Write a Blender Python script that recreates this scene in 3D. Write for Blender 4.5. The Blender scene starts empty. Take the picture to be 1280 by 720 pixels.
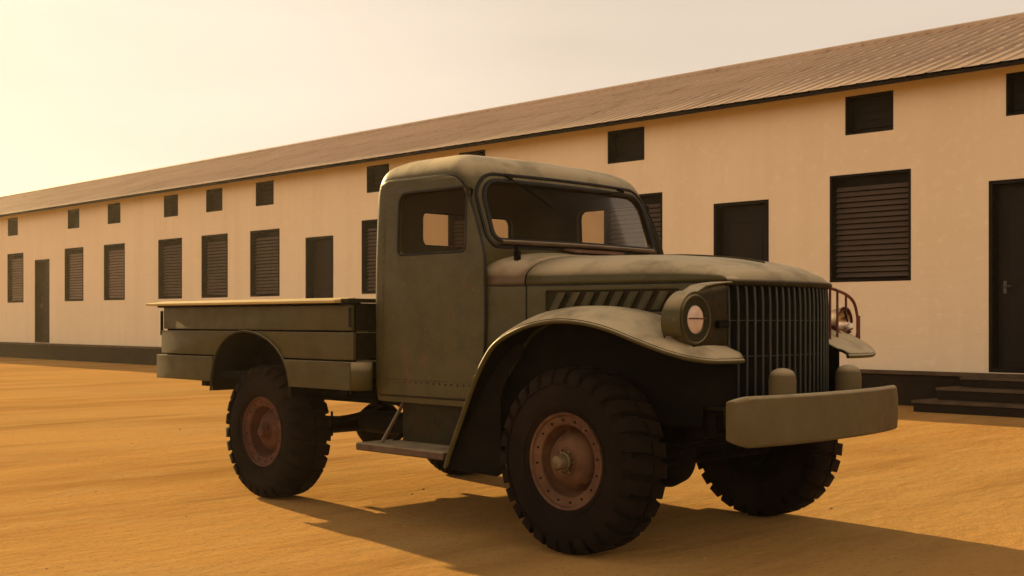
import bpy, bmesh, math, random
from mathutils import Vector, Matrix
from math import radians as R, sin, cos, pi
random.seed(7)
S = bpy.context.scene
COL = S.collection

# ------------------------------------------------------------ camera
cd = bpy.data.cameras.new('camera'); cam = bpy.data.objects.new('camera', cd); COL.objects.link(cam)
cam.location = (3.88, -5.15, 1.127)
cam.rotation_euler = (R(90), 0, R(45))
cd.lens = 42.19; cd.sensor_width = 36; cd.shift_y = 40/1280
cd.clip_end = 3000
S.camera = cam

# ------------------------------------------------------------ world and sun
SUN_EL, SUN_DEV = 18.0, 8.0                       # the sun stands low beyond the tail of the truck
world = bpy.data.worlds.new('World'); S.world = world; world.use_nodes = True
wn = world.node_tree; wn.nodes.clear()
def wnode(t, **k):
    n = wn.nodes.new(t)
    for a, b in k.items(): setattr(n, a, b)
    return n
out = wnode('ShaderNodeOutputWorld'); bg = wnode('ShaderNodeBackground')
sky = wnode('ShaderNodeTexSky', sky_type='NISHITA', sun_disc=False)
sky.sun_elevation = R(SUN_EL); sky.sun_rotation = R(-90 + SUN_DEV)
sky.air_density = 1.2; sky.dust_density = 6.0; sky.ozone_density = 0.6
tint = wnode('ShaderNodeMix', data_type='RGBA', blend_type='MULTIPLY'); tint.inputs[0].default_value = 1
tint.inputs[7].default_value = (1.0, 0.72, 0.5, 1)
wn.links.new(sky.outputs[0], tint.inputs[6])
# warm evening haze that the sky model lacks: a soft glow round the sun and above the horizon, plus added fill from behind the camera
tc = wnode('ShaderNodeTexCoord')
dot = wnode('ShaderNodeVectorMath', operation='DOT_PRODUCT')
dot.inputs[1].default_value = (-cos(R(22))*cos(R(6)), sin(R(22))*cos(R(6)), sin(R(6)))
wn.links.new(tc.outputs['Generated'], dot.inputs[0])
mr = wnode('ShaderNodeMapRange'); mr.inputs[1].default_value = -0.2; mr.inputs[2].default_value = 1.0
wn.links.new(dot.outputs['Value'], mr.inputs[0])
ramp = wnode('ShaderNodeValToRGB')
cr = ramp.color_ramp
cr.elements[0].position = 0.0; cr.elements[0].color = (1.6, 1.28, 0.95, 1)  # unseen sky opposite the sun, boosted to brighten the wall
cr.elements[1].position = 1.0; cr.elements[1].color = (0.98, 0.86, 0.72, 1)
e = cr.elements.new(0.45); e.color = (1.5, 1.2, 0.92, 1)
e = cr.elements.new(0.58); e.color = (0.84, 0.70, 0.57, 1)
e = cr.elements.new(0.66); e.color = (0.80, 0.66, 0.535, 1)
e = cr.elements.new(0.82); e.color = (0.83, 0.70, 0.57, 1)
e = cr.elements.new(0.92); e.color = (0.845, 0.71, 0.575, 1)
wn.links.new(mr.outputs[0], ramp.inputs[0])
sep = wnode('ShaderNodeSeparateXYZ'); wn.links.new(tc.outputs['Generated'], sep.inputs[0])
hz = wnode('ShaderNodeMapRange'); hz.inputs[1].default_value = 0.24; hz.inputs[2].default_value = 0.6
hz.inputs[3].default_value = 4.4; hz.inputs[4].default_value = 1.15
wn.links.new(sep.outputs[2], hz.inputs[0])
sc = wnode('ShaderNodeVectorMath', operation='SCALE')
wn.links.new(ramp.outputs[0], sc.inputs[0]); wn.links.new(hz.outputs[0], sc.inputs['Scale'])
add = wnode('ShaderNodeVectorMath', operation='ADD')
sk = wnode('ShaderNodeVectorMath', operation='SCALE'); sk.inputs['Scale'].default_value = 0.01
wn.links.new(tint.outputs[2], sk.inputs[0])
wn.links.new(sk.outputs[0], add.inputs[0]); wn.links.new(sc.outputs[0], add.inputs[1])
cm = wnode('ShaderNodeMapping'); cm.inputs['Scale'].default_value = (1.2, 1.2, 7); wn.links.new(tc.outputs['Generated'], cm.inputs[0])
cn = wnode('ShaderNodeTexNoise'); cn.inputs['Scale'].default_value = 2.2; cn.inputs['Detail'].default_value = 7; wn.links.new(cm.outputs[0], cn.inputs[0])
cq = wnode('ShaderNodeMapRange'); cq.inputs[1].default_value = .3; cq.inputs[2].default_value = .75; cq.inputs[3].default_value = .955; cq.inputs[4].default_value = 1.05
wn.links.new(cn.outputs[0], cq.inputs[0])
cs = wnode('ShaderNodeVectorMath', operation='SCALE'); wn.links.new(add.outputs[0], cs.inputs[0]); wn.links.new(cq.outputs[0], cs.inputs['Scale'])
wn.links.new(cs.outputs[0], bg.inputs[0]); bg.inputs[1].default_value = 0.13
wn.links.new(bg.outputs[0], out.inputs[0])
sl = bpy.data.lights.new('sun', 'SUN'); so = bpy.data.objects.new('sun', sl); COL.objects.link(so)
sl.energy = 5.0; sl.angle = R(0.5); sl.color = (1.0, 0.70, 0.31)
sd = Vector((-cos(R(SUN_DEV))*cos(R(SUN_EL)), sin(R(SUN_DEV))*cos(R(SUN_EL)), sin(R(SUN_EL))))
so.rotation_euler = sd.to_track_quat('Z', 'Y').to_euler()
S.view_settings.view_transform = 'Standard'; S.view_settings.look = 'None'
S.view_settings.exposure = 0.76; S.view_settings.gamma = 1.0
S.view_settings.use_curve_mapping = False

# ------------------------------------------------------------ materials
def mat(name, base, rough=0.7, metal=0.0, layers=(), bump=None, dust_toplight=None, spec=0.35, coat=0.0):
    """layers: (scale, colour, low, high, stretch xyz, detail); bump: list of (scale, distance, stretch); dust: (colour, amount)"""
    m = bpy.data.materials.new(name); m.use_nodes = True
    n = m.node_tree.nodes; l = m.node_tree.links
    p = n['Principled BSDF']; p.inputs['Roughness'].default_value = rough
    p.inputs['Metallic'].default_value = metal; p.inputs['Specular IOR Level'].default_value = spec
    p.inputs['Coat Weight'].default_value = coat; p.inputs['Coat Roughness'].default_value = 0.35
    tcn = n.new('ShaderNodeTexCoord')
    def noise(scale, stretch=(1, 1, 1), detail=6, rot=0.0, off=0.0):
        mp = n.new('ShaderNodeMapping'); mp.inputs['Scale'].default_value = stretch
        mp.inputs['Rotation'].default_value = (0, 0, rot); mp.inputs['Location'].default_value = (off, off, off)
        l.new(tcn.outputs['Object'], mp.inputs[0])
        t = n.new('ShaderNodeTexNoise'); t.inputs['Scale'].default_value = scale
        t.inputs['Detail'].default_value = detail; t.inputs['Roughness'].default_value = 0.6
        l.new(mp.outputs[0], t.inputs[0]); return t.outputs[0]
    rgb = n.new('ShaderNodeRGB'); rgb.outputs[0].default_value = (*base, 1); cur = rgb.outputs[0]
    for i, L in enumerate(layers):
        s_, c, lo, hi = L[:4]; st = L[4] if len(L) > 4 else (1, 1, 1); de = L[5] if len(L) > 5 else 6
        rot = L[6] if len(L) > 6 else 0.0
        f = noise(s_, st, de, rot, i*3.7+1.3)
        q = n.new('ShaderNodeMapRange'); q.inputs[1].default_value = lo; q.inputs[2].default_value = hi
        l.new(f, q.inputs[0])
        mx = n.new('ShaderNodeMix'); mx.data_type = 'RGBA'; l.new(q.outputs[0], mx.inputs[0])
        l.new(cur, mx.inputs[6]); mx.inputs[7].default_value = (*c, 1); cur = mx.outputs[2]
    if dust_toplight:  # dusty paling of upward faces, also standing in for overhead sky light
        g = n.new('ShaderNodeNewGeometry'); sx = n.new('ShaderNodeSeparateXYZ'); l.new(g.outputs['Normal'], sx.inputs[0])
        q = n.new('ShaderNodeMapRange'); q.inputs[1].default_value = 0.3; q.inputs[2].default_value = .95
        q.inputs[4].default_value = dust_toplight[1]; l.new(sx.outputs[2], q.inputs[0])
        f = noise(5, (1, 1, 1), 7, 0, 9.1); q2 = n.new('ShaderNodeMapRange'); q2.inputs[1].default_value = .12; q2.inputs[2].default_value = .52
        l.new(f, q2.inputs[0]); mu = n.new('ShaderNodeMath'); mu.operation = 'MULTIPLY'
        l.new(q.outputs[0], mu.inputs[0]); l.new(q2.outputs[0], mu.inputs[1])
        mx = n.new('ShaderNodeMix'); mx.data_type = 'RGBA'; l.new(mu.outputs[0], mx.inputs[0])
        l.new(cur, mx.inputs[6]); mx.inputs[7].default_value = (*dust_toplight[0], 1); cur = mx.outputs[2]
    l.new(cur, p.inputs['Base Color'])
    rn = noise(9, (1, 1, 1), 5, 0, 5.5); q = n.new('ShaderNodeMapRange')
    q.inputs[1].default_value = .3; q.inputs[2].default_value = .7
    q.inputs[3].default_value = max(0, rough-.12); q.inputs[4].default_value = min(1, rough+.12)
    l.new(rn, q.inputs[0]); l.new(q.outputs[0], p.inputs['Roughness'])
    if bump:
        prev = None
        for i, b in enumerate(bump):
            bn = n.new('ShaderNodeBump'); bn.inputs['Distance'].default_value = b[1]; bn.inputs['Strength'].default_value = 1
            l.new(noise(b[0], b[2] if len(b) > 2 else (1, 1, 1), 8, b[3] if len(b) > 3 else 0.0, i*2.1), bn.inputs['Height'])
            if prev: l.new(prev, bn.inputs['Normal'])
            prev = bn.outputs[0]
        l.new(prev, p.inputs['Normal'])
    return m

RUST = (0.10, 0.038, 0.016); TAN = (0.68, 0.55, 0.35)
paint = mat('faded olive paint', (0.04717, 0.03954, 0.007617), .55,
    layers=[(1.6, (0.06318, 0.04961, 0.01037), .4, .68), (7, (0.0358, 0.02946, 0.005673), .5, .75), (3.2, RUST, .63, .70, (1, 1, .5), 12),
            (26, (0.06318, 0.02907, 0.005673), .62, .68, (1, 1, .3), 8), (40, (0.08424, 0.0659, 0.01621), .60, .70)],
    bump=[(2.2, .006), (60, .0006)], dust_toplight=(TAN, .95), spec=.4)
cowlm = mat('rusting olive paint', (0.06375, 0.0493, 0.0238), .6,
    layers=[(3, (0.1275, 0.07225, 0.0425), .40, .62), (8, (0.085, 0.03825, 0.0187), .55, .7)], bump=[(2.2, .006), (60, .0008)], dust_toplight=(TAN, .7), spec=.3)
bedpaint = mat('faded bed paint', (0.05589, 0.04385, 0.00904), .65,
    layers=[(1.3, (0.07341, 0.05396, 0.0123), .4, .68), (9, (0.04168, 0.03204, 0.006509), .5, .75, (.25, 1, 1)), (5, RUST, .69, .76, (1, 1, .4), 12)],
    bump=[(3, .004, (.3, 1, 1)), (70, .0006)], dust_toplight=(TAN, .7))
darkpaint = mat('dark olive paint', (0.02228, 0.01848, 0.006776), .6, layers=[(6, (0.0396, 0.0198, 0.00616), .55, .7), (30, (0.0099, 0.00792, 0.00308), .5, .7)],
    bump=[(40, .0008)], dust_toplight=(TAN, .35), spec=.12)
bumpmat = mat('bumper paint', (0.1044, 0.0790, 0.0277), .7, layers=[(2.5, (0.08091, 0.05125, 0.02009), .4, .7), (12, (0.1253, 0.082, 0.03564), .55, .8), (22, RUST, .70, .76)],
    bump=[(7, .003), (90, .0008)], dust_toplight=(TAN, .7))
black = mat('grimy black metal', (0.00378, 0.00315, 0.00252), .75, layers=[(8, (0.00945, 0.00567, 0.00315), .5, .7)], bump=[(30, .002)], spec=.08)
rubber = mat('old tyre rubber', (0.00735, 0.00432, 0.003063), .85, layers=[(3, (0.01838, 0.00945, 0.005445), .45, .75), (18, (0.01286, 0.00648, 0.00363), .5, .8)],
    bump=[(50, .0015), (8, .002)], spec=.12)
rim_m = mat('rusty wheel', (0.106, 0.04809, 0.0202), .7, layers=[(5, (0.05301, 0.01756, 0.006534), .42, .66), (14, (0.1431, 0.07528, 0.03267), .55, .72), (30, (0.02651, 0.009197, 0.004158), .6, .75)],
    bump=[(40, .0015)])
rim_red = mat('red rusted wheel', (0.08008, 0.02457, 0.009408), .72, layers=[(6, (0.03534, 0.01065, 0.00441), .42, .66), (12, (0.1131, 0.05324, 0.02205), .58, .72)], bump=[(40, .0018)])
hubm = mat('worn hub metal', (0.144, 0.102, 0.054), .5, metal=.3, layers=[(10, (0.054, 0.027, 0.012), .5, .7)], bump=[(40, .001)])
gasket = mat('black rubber seal', (0.00576, 0.00432, 0.00336), .6, layers=[(14, (0.024, 0.01152, 0.00576), .58, .7)])
railm = mat('sun-tinted worn wood', (0.486, 0.351, 0.1235), .7, layers=[(6, (0.351, 0.247, 0.0855), .4, .7, (.15, 1, 1))], bump=[(20, .002, (.1, 1, 1))])  # pale board, its golden tone deepened to carry the sunlight on it
boardm = mat('worn step plate', (0.0935, 0.055, 0.03039), .6, layers=[(9, (0.0495, 0.0264, 0.01251), .45, .7)], bump=[(60, .001)], dust_toplight=(TAN, .5))
louvm = mat('grimy olive paint', (0.0527, 0.04335, 0.017), .6, layers=[(12, (0.08075, 0.06502, 0.0272), .5, .7)])
grillem = mat('grille bar paint', (0.02976, 0.03328, 0.02464), .5, layers=[(14, (0.048, 0.0442, 0.0308), .5, .75)])
seatm = mat('brown seat leather', (0.05, 0.03, 0.018), .6, bump=[(12, .01)])
lensm = mat('clouded lens', (0.62, 0.46, 0.36), .25, layers=[(9, (0.42, 0.28, 0.2), .4, .7)], spec=.6)
chrome = mat('dull reflector', (0.55, 0.42, 0.3), .25, metal=1.0, layers=[(12, (0.16, 0.06, 0.03), .45, .6)])
bulbm = mat('white bulb glass', (0.85, 0.8, 0.72), .2)
redm = mat('rusty red bracket', (0.12, 0.03, 0.018), .6, layers=[(16, (0.03, 0.012, 0.008), .45, .65)])

gm = bpy.data.materials.new('smoky glass'); gm.use_nodes = True
n = gm.node_tree.nodes; l = gm.node_tree.links; n.clear()
o_ = n.new('ShaderNodeOutputMaterial'); tr = n.new('ShaderNodeBsdfTransparent'); tr.inputs[0].default_value = (.87, .83, .77, 1)
gl = n.new('ShaderNodeBsdfGlossy'); gl.inputs['Roughness'].default_value = .04; gl.inputs[0].default_value = (.9, .85, .8, 1)
df = n.new('ShaderNodeBsdfDiffuse'); df.inputs[0].default_value = (.22, .17, .11, 1)
fr = n.new('ShaderNodeFresnel'); fr.inputs[0].default_value = 1.16
m1 = n.new('ShaderNodeMixShader'); fm = n.new('ShaderNodeMath'); fm.operation = 'MULTIPLY'; fm.inputs[1].default_value = .12; l.new(fr.outputs[0], fm.inputs[0]); l.new(fm.outputs[0], m1.inputs[0]); l.new(tr.outputs[0], m1.inputs[1]); l.new(gl.outputs[0], m1.inputs[2])
tcn = n.new('ShaderNodeTexCoord'); nz = n.new('ShaderNodeTexNoise'); nz.inputs['Scale'].default_value = 4; nz.inputs['Detail'].default_value = 8
l.new(tcn.outputs['Object'], nz.inputs[0]); mr_ = n.new('ShaderNodeMapRange'); mr_.inputs[1].default_value = .35; mr_.inputs[2].default_value = .75
mr_.inputs[3].default_value = .01; mr_.inputs[4].default_value = .05; l.new(nz.outputs[0], mr_.inputs[0])
m2 = n.new('ShaderNodeMixShader'); l.new(mr_.outputs[0], m2.inputs[0]); l.new(m1.outputs[0], m2.inputs[1]); l.new(df.outputs[0], m2.inputs[2])
l.new(m2.outputs[0], o_.inputs[0]); glass = gm

wallm = mat('cream plaster wall', (0.8066, 0.666, 0.4752), .9,
    layers=[(.35, (0.763, 0.6161, 0.432), .4, .7, (1, 1, 1.5)), (1.2, (0.7412, 0.5994, 0.4158), .47, .75, (2, 1, .10), 8), (9, (0.8393, 0.6993, 0.5076), .55, .8)],
    bump=[(1.2, .012, (.4, 1, 3)), (24, .003)], spec=.15)
plinthm = mat('sooty plinth', (0.018, 0.0117, 0.00765), .9, layers=[(1.5, (0.02925, 0.0189, 0.0117), .45, .75)], bump=[(9, .01)], spec=.12)
ledgem = mat('ledge concrete', (0.102, 0.069, 0.042), .9, layers=[(4, (0.06, 0.0396, 0.024), .45, .7)], bump=[(20, .004)], spec=.15)
roofm = mat('weathered roof sheet', (0.432, 0.306, 0.22), .6,
    layers=[(.4, (0.495, 0.357, 0.256), .4, .7), (2.5, (0.324, 0.2125, 0.144), .52, .75, (1, .25, .25), 8), (9, (0.153, 0.085, 0.0544), .66, .8, (1, .2, .2))],
    bump=[(20, .002)])
fasciam = mat('dark fascia', (0.014, 0.0088, 0.006), .8, spec=.12)
shutm = mat('dark brown shutter', (0.092, 0.064, 0.050), .6, layers=[(5, (0.066, 0.045, 0.034), .45, .7, (.3, 1, 1))])
palem = mat('pale haze-tinted shutter', (0.22, 0.15, 0.115), .7, layers=[(4, (0.17, 0.11, 0.085), .45, .7, (.3, 1, 1))])  # faded shutters, lightened further to stand in for far haze and glare
framem = mat('dark window frame', (0.0077, 0.00525, 0.00385), .6, spec=.12)
doorm = mat('dark door', (0.014, 0.0098, 0.0077), .55, layers=[(3, (0.0098, 0.00665, 0.00525), .4, .7, (1, 1, .3))], spec=.12)
brass = mat('door handle metal', (0.0875, 0.077, 0.07), .4, metal=.8)

# ------------------------------------------------------------ helpers
def link(name, me, m=None, parent=None, smooth=40):
    if name in (None, ''): name = 'part'
    o = bpy.data.objects.new(name, me); COL.objects.link(o)
    if m: me.materials.append(m)
    if parent: o.parent = parent
    if smooth:
        me.polygons.foreach_set('use_smooth', [True]*len(me.polygons))
        me.set_sharp_from_angle(angle=R(smooth))
    return o
def fin(name, bm, m=None, parent=None, smooth=40, bevel=0, solid=0, off=-1, normals=True, segs=2):
    if normals: bmesh.ops.recalc_face_normals(bm, faces=bm.faces)
    me = bpy.data.meshes.new(name); bm.to_mesh(me); bm.free()
    o = link(name, me, m, parent, smooth)
    if solid:
        s = o.modifiers.new('solid', 'SOLIDIFY'); s.thickness = solid; s.offset = off
    if bevel:
        b = o.modifiers.new('bevel', 'BEVEL'); b.width = bevel; b.segments = segs; b.limit_method = 'ANGLE'; b.angle_limit = R(35)
        b.harden_normals = True
    return o
def box(bm, a, b):
    x0, y0, z0 = a; x1, y1, z1 = b
    v = [bm.verts.new(p) for p in [(x0,y0,z0),(x1,y0,z0),(x1,y1,z0),(x0,y1,z0),(x0,y0,z1),(x1,y0,z1),(x1,y1,z1),(x0,y1,z1)]]
    for f in [(0,3,2,1),(4,5,6,7),(0,1,5,4),(1,2,6,5),(2,3,7,6),(3,0,4,7)]: bm.faces.new([v[i] for i in f])
    return v
def tube(bm, pts, r, n=8, closed=False, ends=True, flat=1.0):
    pts = [Vector(p) for p in pts]; rings = []
    N = len(pts); up = None
    for i, p in enumerate(pts):
        if closed: t = pts[(i+1) % N]-pts[i-1]
        else: t = pts[min(i+1, N-1)]-pts[max(i-1, 0)]
        t.normalize()
        if up is None: up = Vector((0,0,1)) if abs(t.z) < .9 else Vector((0,1,0))
        s = t.cross(up); s.normalize(); u = s.cross(t); up = u
        rr = r[i] if isinstance(r, (list, tuple)) else r
        rings.append([bm.verts.new(p+(s*cos(a)*flat+u*sin(a))*rr) for a in [2*pi*k/n for k in range(n)]])
    for i in range(N if closed else N-1):
        a, b = rings[i], rings[(i+1) % N]
        for k in range(n): bm.faces.new([a[k], a[(k+1) % n], b[(k+1) % n], b[k]])
    if not closed and ends: bm.faces.new(rings[0]); bm.faces.new(rings[-1][::-1])
def cyl(bm, a, b, r, n=24, r2=None):
    tube(bm, [a, b], [r, r2 if r2 is not None else r], n)
def lathe(bm, prof, axis='y', c=(0,0,0), n=64, sgn=1):
    """prof: (radius, offset) pairs turned round an axis parallel to x, y or z through c"""
    rings = []
    for (r, h) in prof:
        ring = []
        for k in range(n):
            a = 2*pi*k/n; u, v = r*cos(a), r*sin(a); h_ = h*sgn
            p = {'y': (u, h_, v), 'x': (h_, u, v), 'z': (u, v, h_)}[axis]
            ring.append(bm.verts.new((p[0]+c[0], p[1]+c[1], p[2]+c[2])))
        rings.append(ring)
    for a, b in zip(rings, rings[1:]):
        for k in range(n): bm.faces.new([a[k], a[(k+1) % n], b[(k+1) % n], b[k]])
    return rings
def interp(tab, x):
    if x <= tab[0][0]: return tab[0][1]
    for (a, fa), (b, fb) in zip(tab, tab[1:]):
        if x <= b: 
            t = (x-a)/(b-a); return fa+(fb-fa)*t
    return tab[-1][1]
def catmull(P, per=6):
    P = [Vector(p) for p in P]; o = []
    for i in range(len(P)-1):
        p0 = P[i-1] if i else P[0]*2-P[1]; p1, p2 = P[i], P[i+1]
        p3 = P[i+2] if i+2 < len(P) else P[-1]*2-P[-2]
        for k in range(per):
            t = k/per
            o.append(.5*((2*p1)+(p2-p0)*t+(2*p0-5*p1+4*p2-p3)*t*t+(3*p1-p0-3*p2+p3)*t**3))
    o.append(P[-1]); return o
def grid_faces(bm, rows, close=False):
    V = [[bm.verts.new(p) for p in r] for r in rows]
    for a, b in zip(V, V[1:]):
        m_ = len(a)
        for k in range(m_ if close else m_-1):
            bm.faces.new([a[k], a[(k+1) % m_], b[(k+1) % m_], b[k]])
    return V
def rrect(x0, z0, x1, z1, r, n=6):
    """rounded rectangle outline; r = (low-left, low-right, top-right, top-left)"""
    if not isinstance(r, (tuple, list)): r = (r,)*4
    o = []
    for (cx, cz, rr, a0) in ((x0+r[0], z0+r[0], r[0], 180), (x1-r[1], z0+r[1], r[1], 270), (x1-r[2], z1-r[2], r[2], 0), (x0+r[3], z1-r[3], r[3], 90)):
        for k in range(n+1):
            a = R(a0+90*k/n); o.append((cx+rr*cos(a), cz+rr*sin(a)))
    return o
def densify(pl, step):
    o = []
    for i, a in enumerate(pl):
        b = pl[(i+1) % len(pl)]; d = math.dist(a, b); k = max(1, int(d/step))
        for j in range(k): o.append((a[0]+(b[0]-a[0])*j/k, a[1]+(b[1]-a[1])*j/k))
    return o
def flat_mesh(outline, holes=(), half=.01, bevel=.003):
    """filled 2-D outline with holes, thickened: returns a bmesh in local (u, v, w)"""
    cu = bpy.data.curves.new('c', 'CURVE'); cu.dimensions = '2D'; cu.fill_mode = 'BOTH'; cu.extrude = half
    cu.bevel_depth = bevel; cu.bevel_resolution = 1; cu.offset = -bevel
    for pl in [outline]+list(holes):
        s = cu.splines.new('POLY'); s.points.add(len(pl)-1); s.use_cyclic_u = True
        for p, q in zip(s.points, pl): p.co = (q[0], q[1], 0, 1)
    ob = bpy.data.objects.new('c', cu); COL.objects.link(ob)
    dg = bpy.context.evaluated_depsgraph_get(); dg.update()
    me = bpy.data.meshes.new_from_object(ob.evaluated_get(dg))
    bm = bmesh.new(); bm.from_mesh(me); bpy.data.objects.remove(ob); bpy.data.meshes.remove(me); bpy.data.curves.remove(cu)
    bmesh.ops.remove_doubles(bm, verts=bm.verts, dist=1e-5)
    return bm
def slices(bm, axis, vals):
    no = [0, 0, 0]; no[axis] = 1
    for v in vals:
        co = [0, 0, 0]; co[axis] = v
        bmesh.ops.bisect_plane(bm, geom=bm.verts[:]+bm.edges[:]+bm.faces[:], plane_co=co, plane_no=no)
def cut(o, cutbm):
    me = bpy.data.meshes.new('cut'); bmesh.ops.recalc_face_normals(cutbm, faces=cutbm.faces); cutbm.to_mesh(me); cutbm.free()
    c = bpy.data.objects.new('cut', me); COL.objects.link(c)
    b = o.modifiers.new('b', 'BOOLEAN'); b.object = c; b.solver = 'EXACT'; b.operation = 'DIFFERENCE'
    dg = bpy.context.evaluated_depsgraph_get(); dg.update()
    new = bpy.data.meshes.new_from_object(o.evaluated_get(dg)); o.modifiers.clear(); o.data = new
    bpy.data.objects.remove(c)
    new.polygons.foreach_set('use_smooth', [True]*len(new.polygons)); new.set_sharp_from_angle(angle=R(40))
def prism(bm, pl, axis, a, b):
    def mk(p, h): return {'x': (h, p[0], p[1]), 'y': (p[0], h, p[1])}[axis]
    A = [bm.verts.new(mk(p, a)) for p in pl]; B = [bm.verts.new(mk(p, b)) for p in pl]
    for k in range(len(pl)): bm.faces.new([A[k], A[(k+1) % len(pl)], B[(k+1) % len(pl)], B[k]])
    bm.faces.new(A[::-1]); bm.faces.new(B)
def empty(name, loc, label=None, cat=None, group=None, parent=None):
    o = bpy.data.objects.new(name, None); COL.objects.link(o); o.location = loc; o.empty_display_size = .2
    if label: o['label'] = label; o['category'] = cat
    if group: o['group'] = group
    if parent: o.parent = parent
    return o

# ------------------------------------------------------------ ground
gmat = mat('packed sandy ground', (0.5287, 0.2967, 0.1002), .95,
    layers=[(.25, (0.4702, 0.2811, 0.1034), .4, .65), (1.1, (0.359, 0.1938, 0.06204), .46, .72, (1, .22, 1), 10, R(-12)),
            (3.2, (0.4959, 0.3116, 0.1211), .52, .75, (1, .3, 1), 8, R(-20)),
            (2.2, (0.2564, 0.1292, 0.04137), .56, .84, (1, .14, 1), 12, R(-14)), (45, (0.3078, 0.1671, 0.05908), .56, .72), (150, (0.5301, 0.3496, 0.1596), .62, .74)],
    bump=[(.5, .02), (2.4, .016, (1, .22, 1), R(-14)), (14, .009, (1, .5, 1), R(-20)), (70, .003)], spec=.0)
bm = bmesh.new()
xs = [-900, -300, -100, -45] + [-30+i*1.0 for i in range(46)] + [30, 100, 300, 900]
ys = [-900, -300, -100, -30, -12] + [-9+i*1.0 for i in range(22)] + [30, 100, 300, 900]
grid_faces(bm, [[(x, y, 0) for x in xs] for y in ys])
g = fin('ground', bm, gmat, None, 0); g['kind'] = 'structure'
# loose stones and crumbs lying on the yard
bm = bmesh.new()
for i in range(260):
    t = random.random()**1.3
    x = random.uniform(-14, 5); y = random.uniform(-4.6, 8)
    s = random.choice([.003, .004, .005, .006, .008]) * (1 + t*.4)
    M = Matrix.Translation((x, y, s*.25)) @ Matrix.Rotation(random.random()*6, 4, 'Z') @ Matrix.Diagonal((s*random.uniform(.8, 1.7), s, s*.6, 1))
    bmesh.ops.create_icosphere(bm, subdivisions=1, radius=1, matrix=M)
for v in bm.verts: v.co += Vector((random.uniform(-1, 1), random.uniform(-1, 1), 0))*.0012
st = fin('gravel', bm, mat('small stones', (0.3724, 0.21, 0.0819), .9), None, 0); st['kind'] = 'stuff'
st['label'] = 'small loose stones scattered over the sandy yard'; st['category'] = 'gravel'

# ------------------------------------------------------------ barracks building
W = 9.8; XL, XR = -46.0, 14.0; ZP = .457
B = empty('barracks_building', (-16, W, 0), 'long single-storey cream barracks with dark louvred shutters and pitched sheet roof', 'building')
def bpart(name, bm, m, smooth=0, bevel=0, parent=B):
    bm.transform(Matrix.Translation((16, -W, 0)))
    return fin(name, bm, m, parent, smooth, bevel)
wins = [(-4.81,-3.61), (-8.94,-7.74), (-12.75,-11.6), (-15.35,-14.17), (-19.41,-18.25), (-21.5,-20.35), (-23.56,-22.41), (-26.47,-25.31), (-28.83,-27.68), (-32.75,-31.6),
        (-37.2,-36.05), (-40.4,-39.25), (1.0,2.2), (5.0,6.2), (9.5,10.7)]
doors = [(-2.57,-1.42), (-6.77,-5.80), (-17.28,-16.30), (-30.80,-29.82), (7.4,8.4), (-10.75,-9.8)]
vents = [(-2.35,-1.6), (-4.57,-3.86), (-8.86,-8.10), (-12.45,-11.75), (-15.18,-14.48), (-19.18,-18.48), (-21.29,-20.58), (-23.28,-22.60), (-26.25,-25.55), (-28.63,-27.93), (-32.72,-32.0),
         (-37.0,-36.3), (1.3,2.0), (5.3,6.0), (9.8,10.5)]
ops = [(a, 1.65, b, 3.13, 'w') for a, b in wins] + [(a, ZP+.01, b, 2.88, 'd') for a, b in doors] + [(a, 3.67, b, 4.2, 'v') for a, b in vents]
bx = sorted({XL, XR} | {o[0] for o in ops} | {o[2] for o in ops}); bz = sorted({ZP, 4.42} | {o[1] for o in ops} | {o[3] for o in ops})
bm = bmesh.new(); vc = {}
def V(x, y, z):
    k = (round(x, 4), round(y, 4), round(z, 4))
    if k not in vc: vc[k] = bm.verts.new(k)
    return vc[k]
for x0, x1 in zip(bx, bx[1:]):
    for z0, z1 in zip(bz, bz[1:]):
        cx, cz = (x0+x1)/2, (z0+z1)/2
        if any(o[0] < cx < o[2] and o[1] < cz < o[3] for o in ops): continue
        bm.faces.new([V(x0, W, z0), V(x1, W, z0), V(x1, W, z1), V(x0, W, z1)])
for (x0, z0, x1, z1, k) in ops:
    q = [(x0, z0), (x1, z0), (x1, z1), (x0, z1)]
    A = [bm.verts.new((p[0], W, p[1])) for p in q]; Bk = [bm.verts.new((p[0], W+.30, p[1])) for p in q]
    for i in range(4): bm.faces.new([A[i], A[(i+1) % 4], Bk[(i+1) % 4], Bk[i]])
# end walls and back
RD = 4.55                                       # half depth of the roof in plan
for x in (XL, XR):
    bm.faces.new([bm.verts.new(p) for p in [(x, W, ZP), (x, W+2*RD, ZP), (x, W+2*RD, 4.42), (x, W+RD, 5.98), (x, W, 4.42)]])
bm.faces.new([bm.verts.new(p) for p in [(XL, W+2*RD, ZP), (XR, W+2*RD, ZP), (XR, W+2*RD, 4.42), (XL, W+2*RD, 4.42)]])
bpart('wall', bm, wallm)
# plinth with a paler ledge
bm = bmesh.new(); box(bm, (XL-.05, W-.10, -.2), (XR+.05, W+2*RD+.05, ZP-.05)); bpart('plinth', bm, plinthm, bevel=.01)
bm = bmesh.new(); box(bm, (XL-.08, W-.15, ZP-.049), (XR+.08, W+2*RD+.08, ZP+.0)); bpart('ledge', bm, ledgem, bevel=.008)
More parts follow.
